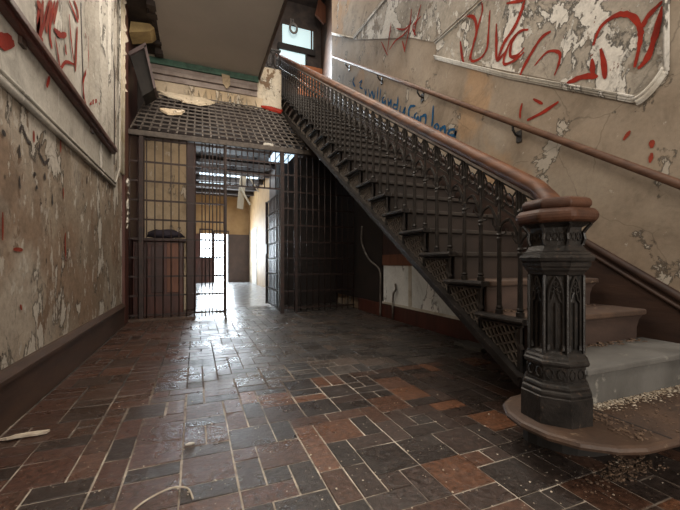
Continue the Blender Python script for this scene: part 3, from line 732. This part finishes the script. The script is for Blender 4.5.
# newel post
nw = thing('newel_post', 'octagonal cast iron newel post with a wooden cap at the foot of the stairs', 'newel', (NX, NY, .178))
c = (NX, NY)
child(MB().lathe([(.1785,.158),(.284,.158),(.288,.152),(.298,.155),(.306,.153),(.312,.145),(.322,.147),(.330,.143),(.336,.135),(.346,.133)], c), 'base', M['iron_newel'], nw)
mb = MB(); mb.lathe([(.346,.128),(.404,.126)], c)
for f in range(8):
    a = R(45*f); n = Vector((math.cos(a), math.sin(a), 0)); t = Vector((-n.y, n.x, 0)); p0 = Vector((NX, NY, .375))+n*.1185
    for s in (-1, 1):
        mb.tube([p0+t*s*.024+t*.016*math.cos(b*math.pi/4)+Vector((0,0,.02*math.sin(b*math.pi/4))) for b in range(8)], .004, 5, True)
child(mb, 'quatrefoil_band', M['iron_newel'], nw)
child(MB().lathe([(.404,.130),(.408,.140),(.416,.146),(.424,.145),(.430,.137),(.438,.134),(.446,.126),(.456,.121)], c), 'lower_ring', M['iron_newel'], nw)
mb = MB(); mb.lathe([(.456,.120),(.775,.118)], c)
fs = [f for f in mb.bm.faces if abs(f.normal.z) < .3 or len(f.verts) == 4]
mb.bm.normal_update()
bmesh.ops.inset_individual(mb.bm, faces=[f for f in mb.bm.faces if len(f.verts) == 4], thickness=.014, depth=-.010)
sh = child(mb, 'shaft', M['iron_newel'], nw)
mb = MB()
for f in range(8):
    a = R(45*f); n = Vector((math.cos(a), math.sin(a), 0)); t = Vector((-n.y, n.x, 0))
    P = lambda u, z, d=.107: Vector((NX, NY, z))+n*d+t*u
    for s in (-1, 1):
        mb.tube([P(s*.030,.475), P(s*.030,.68), P(s*.026,.715), P(s*.014,.745), P(0,.765)], .0055, 5)
        mb.tube([P(s*.028,.66), P(s*.016,.672), P(s*.012,.690), P(s*.004,.70)], .0045, 5)
        mb.tube([P(s*.014+.010*math.cos(b*math.pi/3),.712+.011*math.sin(b*math.pi/3)) for b in range(6)], .0035, 5, True)
        mb.tube([P(s*.030,.47), P(s*.030,.49)], .009, 6)
    mb.tube([P(.009*math.cos(b*math.pi/3),.735+.010*math.sin(b*math.pi/3)) for b in range(6)], .0035, 5, True)
    mb.tube([P(0,.475,.106), P(0,.66,.106)], .004, 5)
    ca = R(45*f+22.5); q = Vector((NX+.121*math.cos(ca), NY+.121*math.sin(ca), 0))
    mb.tube([q+Vector((0,0,.458)), q+Vector((0,0,.77))], .0075, 6)
mb.build('tracery', M['iron_newel'], sh)
child(MB().lathe([(.772,.122),(.782,.128),(.792,.140),(.800,.142),(.806,.150),(.818,.153),(.822,.150),(.828,.163),(.840,.168),(.850,.163),(.853,.152),(.862,.148),(.868,.134),(.882,.124),(.890,.118)], c), 'cornice', M['iron_newel'], nw)
mb = MB(); mb.lathe([(.890,.113),(.962,.113),(.970,.125),(.980,.150),(.986,.158)], c)
for f in range(8):
    a = R(45*f+22.5); n = Vector((math.cos(a), math.sin(a), 0)); t = Vector((-n.y, n.x, 0))
    P = lambda d, z: Vector((NX, NY, z))+n*d
    mb.tube([P(.116,.893), P(.126,.915), P(.120,.94), P(.138,.962), P(.152,.975)], .008, 6)
    a = R(45*f); n = Vector((math.cos(a), math.sin(a), 0)); t = Vector((-n.y, n.x, 0))
    for s in (-1, 0, 1):
        mb.tube([Vector((NX, NY, .925))+n*.106+t*(s*.026+.011*math.cos(b*math.pi/3))+Vector((0,0,.016*math.sin(b*math.pi/3))) for b in range(6)], .004, 5, True)
child(mb, 'neck', M['iron_newel'], nw)
child(MB().lathe([(.980,.165),(.988,.175),(.998,.182),(1.010,.184),(1.020,.180),(1.028,.170),(1.034,.162),(1.038,.146)], c), 'cap_slab', M['cap_wood'], nw, bevel=.012)
child(MB().lathe([(1.036,.138),(1.044,.151),(1.054,.156),(1.064,.155),(1.074,.147),(1.081,.131),(1.086,.08)], c), 'cap_top', M['cap_wood'], nw, bevel=.012)

nw.rotation_euler = (0,0,R(-7.5)); nw.scale = (.865,.865,1)

# balustrade
ba = thing('balustrade', 'gothic cast iron balustrade with a polished wooden handrail beside the stairs', 'balustrade', (X0, Y1, 0))
def rb(y): return 1.752+.646*(y-2.225)          # underside of the handrail
BX = X0+.005
def baluster(h, name):
    """h = height from tread to rail underside at the baluster, built at the origin"""
    mb = MB(); nodez = h-.33; sl = .646; dy = RUN/2
    prof = [(0,.022),(.022,.022),(.026,.016),(.036,.020),(.046,.015),(.06,.0145),(nodez-.03,.012),(nodez-.02,.014),(nodez-.008,.016),(nodez,.012),(nodez+.012,.017),(nodez+.022,.011),(h-.14,.0085),(h-.12,.016),(h-.105,.009),(h+.0,.009)]
    mb.lathe(prof, (0,0), 8)
    # pointed half arches to either side, following the rake
    for s in (-1, 1):
        pts = []
        for q in range(7):
            t = q/6
            an = t*R(62); yy = s*dy/2*(1-math.cos(an))/(1-math.cos(R(62))); zz = nodez+.01+.125*math.sin(an)/math.sin(R(62))+sl*yy
            pts.append((0,yy,zz))
        mb.tube(pts, .0095, 6)
        mb.tube([(0,s*.02,nodez+.03+sl*s*.02),(0,s*.045,nodez+.045+sl*s*.045),(0,s*.05,nodez+.075+sl*s*.05)], .005, 5)
    # framed shield between this baluster and the next one up
    z0 = h-.165; main = mb; mb = MB()
    def Q(u, w): return (0, dy*u, z0+.150*w+sl*dy*u)
    for a, b in ((Q(.14,0),Q(.86,0)),(Q(.86,0),Q(.86,1)),(Q(.86,1),Q(.14,1)),(Q(.14,1),Q(.14,0))):
        mb.bar(a, b, .012, .010, (1,0,0))
    mb.tube([Q(.5+.2*math.cos(a), .5+.22*math.sin(a)) for a in [i*math.pi/4 for i in range(8)]], .005, 5, True)
    for a, b in ((Q(.14,0),Q(.36,.34)),(Q(.86,1),Q(.64,.66)),(Q(.14,1),Q(.36,.66)),(Q(.86,0),Q(.64,.34))):
        mb.bar(a, b, .007, .007, (1,0,0))
    o = main.build(name, M['iron'], ba)
    mb.build('shield_frame', M['iron'], o)
    return o
offs = (.045, .045+RUN/2)
protos = {}
for k in range(2, NS):
    for w in (0, 1):
        y = Y1+RUN*(k-1)+offs[w]; z = RISE*k+.0005
        if y < 1.20: continue
        h = rb(y)-z
        key = (w, round(h, 2))
        if key not in protos:
            o = protos[key] = baluster(rb(y)-z, 'baluster')
        else:
            o = protos[key].copy(); COL.objects.link(o)
            for ch in protos[key].children:
                d = ch.copy(); COL.objects.link(d); d.parent = o
        o.parent = ba; o.location = Vector((BX, y, z))-Vector(ba.location)
def rail_sweep(path, prof):
    mb = MB(); rings = []
    n = len(path)
    for i, p in enumerate(path):
        d = (Vector(path[min(i+1, n-1)])-Vector(path[max(i-1, 0)])).normalized()
        s = d.cross(Vector((0,0,1))).normalized(); u = s.cross(d).normalized()
        rings.append([mb.bm.verts.new(Vector(p)+s*a+u*b) for a, b in prof])
    m = len(prof)
    for a, b in zip(rings, rings[1:]):
        for k in range(m):
            l = (k+1) % m; mb.bm.faces.new((a[k], a[l], b[l], b[k]))
    mb.bm.faces.new(rings[0][::-1]); mb.bm.faces.new(rings[-1]); return mb
pr = [(a*.9, q*.95) for a, q in [(-.030,.0),(.030,.0),(.034,.014),(.046,.024),(.050,.042),(.044,.060),(.026,.074),(0,.079),(-.026,.074),(-.044,.060),(-.050,.042),(-.046,.024),(-.034,.014)]]
path = [(1.45,1.11,1.012)]+[(1.51,1.15,1.05),(1.56,1.21,1.09)]+[(BX,y,rb(y)+.012) for y in (1.30,1.6,2.5,4.0,5.5,7.0,7.55)]
o = child(rail_sweep(path, pr), 'handrail', M['rail_wood'], ba, smooth=True)
mb = MB(); mb.bar((BX,1.25,rb(1.25)+.004),(BX,7.55,rb(7.55)+.004), .058, .014)
child(mb, 'rail_bar', plain('worn_steel', (.24,.21,.19), (.13,.11,.10), 10, .4, .5), ba)

# wall handrail on brackets
wr = thing('wall_handrail', 'brown wooden handrail on brackets along the right wall', 'handrail', (XR-.08, 2.5, 2))
wy0, wy1 = .9, 6.75
def wz(y): return 1.292+.6665*(y-1.20)
mb = MB(); mb.tube([(XR-.08,wy0,wz(wy0)),(XR-.08,wy1,wz(wy1))], .026, 12); child(mb, 'rail', M['wall_rail_wood'], wr, smooth=True)
for y in (2.33, 3.78, 4.84, 6.1, 1.0):
    mb = MB(); mb.tube([(XR-.08,y,wz(y)-.02),(XR-.08,y,wz(y)-.06),(XR-.045,y,wz(y)-.10),(XR-.004,y,wz(y)-.11)], .011, 6)
    mb.box(XR-.012, XR-.0, y-.025, y+.025, wz(y)-.16, wz(y)-.06)
    child(mb, 'bracket', M['iron'], wr)

# conduits on the low wall
mb = MB(); mb.tube(smooth_path([(XR-.10,5.35,1.42),(XR-.10,5.36,1.15),(XR-.10,5.1,.87),(XR-.09,4.76,.70),(XR-.09,4.735,.4),(XR-.09,4.735,.0)]), .014, 8)
tag(mb.build('bent_conduit', M['conduit'], smooth=True), 'thin bent conduit curving down to the floor beside the white low wall', 'pipe')
mb = MB(); mb.tube([(XR-.085,4.38,.0),(XR-.085,4.38,.26)], .013, 8)
mb.tube(smooth_path([(XR-.085,4.38,.26),(XR-.085,4.36,.38),(XR-.085,4.30,.44),(XR-.085,4.31,.52)]), .014, 8)
tag(mb.build('pipe_stub', M['conduit'], smooth=True), 'short pipe stub standing in front of the white low wall', 'pipe')

# guard on the upper landing
gd = thing('landing_guard', 'small black iron guard at the top of the stairs by the ceiling edge', 'guard', (1.3, WY, 4.45))
mb = MB(); mb.bar((1.07,WY+.02,4.84),(1.50,WY+.02,4.84),.03,.03); child(mb, 'top_rail', M['iron'], gd)
mb = MB(); mb.bar((1.07,WY+.02,4.47),(1.50,WY+.02,4.47),.03,.03); child(mb, 'bottom_rail', M['iron'], gd)
mb = MB()
for q in range(3):
    cxx = 1.15+q*.135
    mb.tube([(cxx+.065*math.cos(a), WY+.02, 4.655+.15*math.sin(a)) for a in [i*math.pi/6 for i in range(12)]], .016, 6, True)
    mb.bar((cxx-.07,WY+.02,4.47),(cxx+.07,WY+.02,4.84),.016,.016); mb.bar((cxx+.07,WY+.02,4.47),(cxx-.07,WY+.02,4.84),.016,.016)
child(mb, 'scrollwork', M['iron'], gd)

# upper landing seen through the stairwell
UY = 9.6
wu = struct(MB().box(1.0, 4.2, UY, UY+.2, 4.45, 8).build('wall_far', M['dark_ceiling']))
w = struct(MB().box(2.18, 3.05, UY-.04, UY-.01, 6.76, 7.30).build('window_7', M['upper_glass'])); 
mb = MB(); mb.box(2.15, 3.08, UY-.06, UY-.005, 7.30, 7.34); mb.box(2.98, 3.02, UY-.07, UY-.04, 6.76, 7.30)
child(mb, 'window_frame', M['dark_wood'], w)
w = struct(MB().box(2.10, 2.82, UY-.04, UY-.01, 6.30, 6.60).build('window_8', M['upper_glass']))
mb = MB(); mb.box(2.05, 3.1, UY-.10, UY-.005, 6.60, 6.755); mb.box(2.825, 2.86, UY-.10, UY-.005, 6.3, 6.6); child(mb, 'window_frame', M['black'], w)
struct(MB().box(2.62, 3.5, UY-.12, UY-.0, 4.45, 6.26).build('trim_12', M['orange']))
struct(MB().box(3.36, 3.5, UY-.2, UY-.12, 4.45, 6.6).build('trim_13', M['tan']))
struct(MB().box(3.3, 3.55, 7.04, UY+.2, 4.45, 8).build('wall_right', M['dark_wood']))
rl = thing('round_lamp', 'round ring-shaped lamp fitting on the upper wall at the top of the stairwell', 'lamp', (2.45, UY, 7.2))
mb = MB(); mb.tube([(2.45+.10*math.cos(a), 9.42, 7.16+.13*math.sin(a)) for a in [i*math.pi/6 for i in range(12)]], .03, 8, True); child(mb, 'ring', M['conduit'], rl, smooth=True)
mb = MB(); mb.tube([(2.45,9.42,7.29),(2.45,9.45,7.42),(2.45,UY+.01,7.45)], .015, 6); mb.box(2.40, 2.50, UY-.02, UY, 7.38, 7.52); child(mb, 'wall_arm', M['conduit'], rl)
tag(MB().prism([(3.0,9.2,7.55),(3.25,9.2,7.35),(3.4,9.2,7.5),(3.3,9.2,7.85),(3.1,9.2,8.0)], (0,.06,0)).build('hanging_board', M['light_wood']), 'brown board hanging from the upper ceiling at the top of the stairwell', 'board')

# loose things on the floor
chip('wood_sliver', 'pale splinter of wood on the floor tiles beside the left baseboard', [(-.84,2.10,.012),(-.80,2.075,.02),(-.66,2.10,.014),(-.655,2.125,.014),(-.78,2.115,.016)], .01, M['chip'], 'splinter')
chip('plaster_slab', 'flat grey plaster slab on the floor under the lower end of the stairs', [(2.38,2.86,.03),(2.40,2.52,.03),(2.56,2.50,.03),(2.56,2.88,.03)], .029, M['stone'])
chip('plaster_chip', 'tiny white plaster chip on a dark tile left of the floor centre', [(-.045,1.735,.008),(-.02,1.725,.01),(-.005,1.74,.008),(-.03,1.75,.008)], .006, M['white'])
mb = MB(); mb.tube(smooth_path([(-.21,1.30,.006),(-.17,1.37,.006),(-.09,1.42,.006),(-.03,1.40,.006),(-.01,1.33,.006)]), .0035, 6)
tag(mb.build('bent_strip', M['chip'], smooth=True), 'curved pale strip lying on the tiles at the bottom left foreground', 'strip')

# ------------------------------------------------------------------ graffiti (paint on the walls)
def paint(strokes, X, side, w, mat, name, label, parent, jit=.25):
    mb = MB(); k = 0
    for s in strokes:
        k += 1
        mb.ribbon([(X+side*(.0035+.0002*k), y, z) for y, z in smooth_path(s)], w*random.uniform(1-jit, 1+jit), Vector((1,0,0)))
    o = mb.build(name, mat, parent); o['label'] = label
    return o
paint(T1, XR, -3.2, .03, M['red_paint'], 'graffiti', 'small red spray-painted tag', WR)
paint(T2, XR, -3.2, .034, M['red_paint'], 'graffiti', 'large red spray-painted letters', WR)
paint(T3, XR, -3.2, .030, M['red_paint'], 'graffiti', 'red spray-painted curls', WR)
paint(T4, XR, -3.2, .042, M['red_paint'], 'graffiti', 'red arch and arrow strokes', WR)
paint(T5, XR, -1, .026, M['red_paint'], 'graffiti', 'red smiling face', WR)
paint(SP, XR, -1, .03, M['red_paint_thin'], 'paint_spots', 'red paint spots', WR)
paint(BL, XR, -1, .040, M['blue_paint'], 'graffiti', 'blue handwritten words', WR, .1)
paint(L1, XL, 4.3, .036, M['red_paint'], 'graffiti', 'red spray-painted strokes', WL)
paint(L3, XL, 4.3, .045, M['red_paint_thin'], 'graffiti', 'wide faded red strokes', WL)
paint(L2, XL, 4.3, .06, M['red_paint'], 'graffiti', 'red paint patch', WL)
paint(LB, XL, 1, .024, M['black_paint'], 'black_marks', 'black chipped marks', WL)
paint(LR, XL, 1, .022, M['red_paint_thin'], 'paint_spots', 'thin red drips', WL)

# ------------------------------------------------------------------ front wall behind the camera with its entrance openings
mb = MB(); mb.box(XL-.2, -.4, -3.4, -3.2, 0, 8); mb.box(2.2, XR+.25, -3.4, -3.2, 0, 8); mb.box(-.4, 2.2, -3.4, -3.2, 3.4, 4.6); mb.box(-.4, 2.2, -3.4, -3.2, 7.4, 8)
struct(mb.build('wall_front', M['left']))

# ------------------------------------------------------------------ light
def area(name, loc, rot, sx, sy, e, col=(1,1,1)):
    l = bpy.data.lights.new(name, 'AREA'); l.shape = 'RECTANGLE'; l.size = sx; l.size_y = sy; l.energy = e; l.color = col
    o = bpy.data.objects.new(name, l); COL.objects.link(o); o.location = loc; o.rotation_euler = rot
    return o
area('entrance_daylight', (.9,-3.1,1.9), (R(112),0,0), 2.5, 2.9, 150, (1,.91,.79))
area('upper_front_window', (.9,-3.1,6.0), (R(75),0,0), 2.5, 2.6, 230, (1,.92,.81))
area('corridor_fill_light', (.25,3.4,4.2), (0,0,0), 1.2, 5.0, 110, (1,.89,.75))  # unseen fill light added under the soffit to brighten the corridor
area('stairwell_skylight', (1.9,4.6,7.9), (0,0,0), 1.4, 4.5, 230, (1,.92,.81))
area('landing_window', (2.35,9.3,6.3), (R(-72),0,R(8)), 1.2, 1.4, 140, (.85,.94,1))
area('hall_daylight', (.75,15.0,1.5), (R(-90),0,0), 1.1, 2.0, 150, (.80,.91,1))
area('hall_skylight', (1.0,11.3,3.45), (0,0,0), 1.8, 4.5, 45, (.85,.94,1))
W = bpy.data.worlds.new('world'); S.world = W; W.use_nodes = True
W.node_tree.nodes['Background'].inputs[0].default_value = (.9,.95,1,1); W.node_tree.nodes['Background'].inputs[1].default_value = .5

# ------------------------------------------------------------------ camera
cd = bpy.data.cameras.new('camera'); cam = bpy.data.objects.new('camera', cd); COL.objects.link(cam)
cam.location = (0,0,.823); cam.rotation_euler = (R(90),0,R(-22.02))
cd.sensor_width = 36; cd.lens = 36*356/680; cd.shift_y = 7/680; cd.clip_start = .02
S.camera = cam
S.view_settings.view_transform = 'Standard'; S.view_settings.look = 'None'
S.view_settings.gamma = 1; S.view_settings.use_curve_mapping = False
S.view_settings.exposure = .2
S.cycles.use_denoising = True
S.cycles.max_bounces = 8
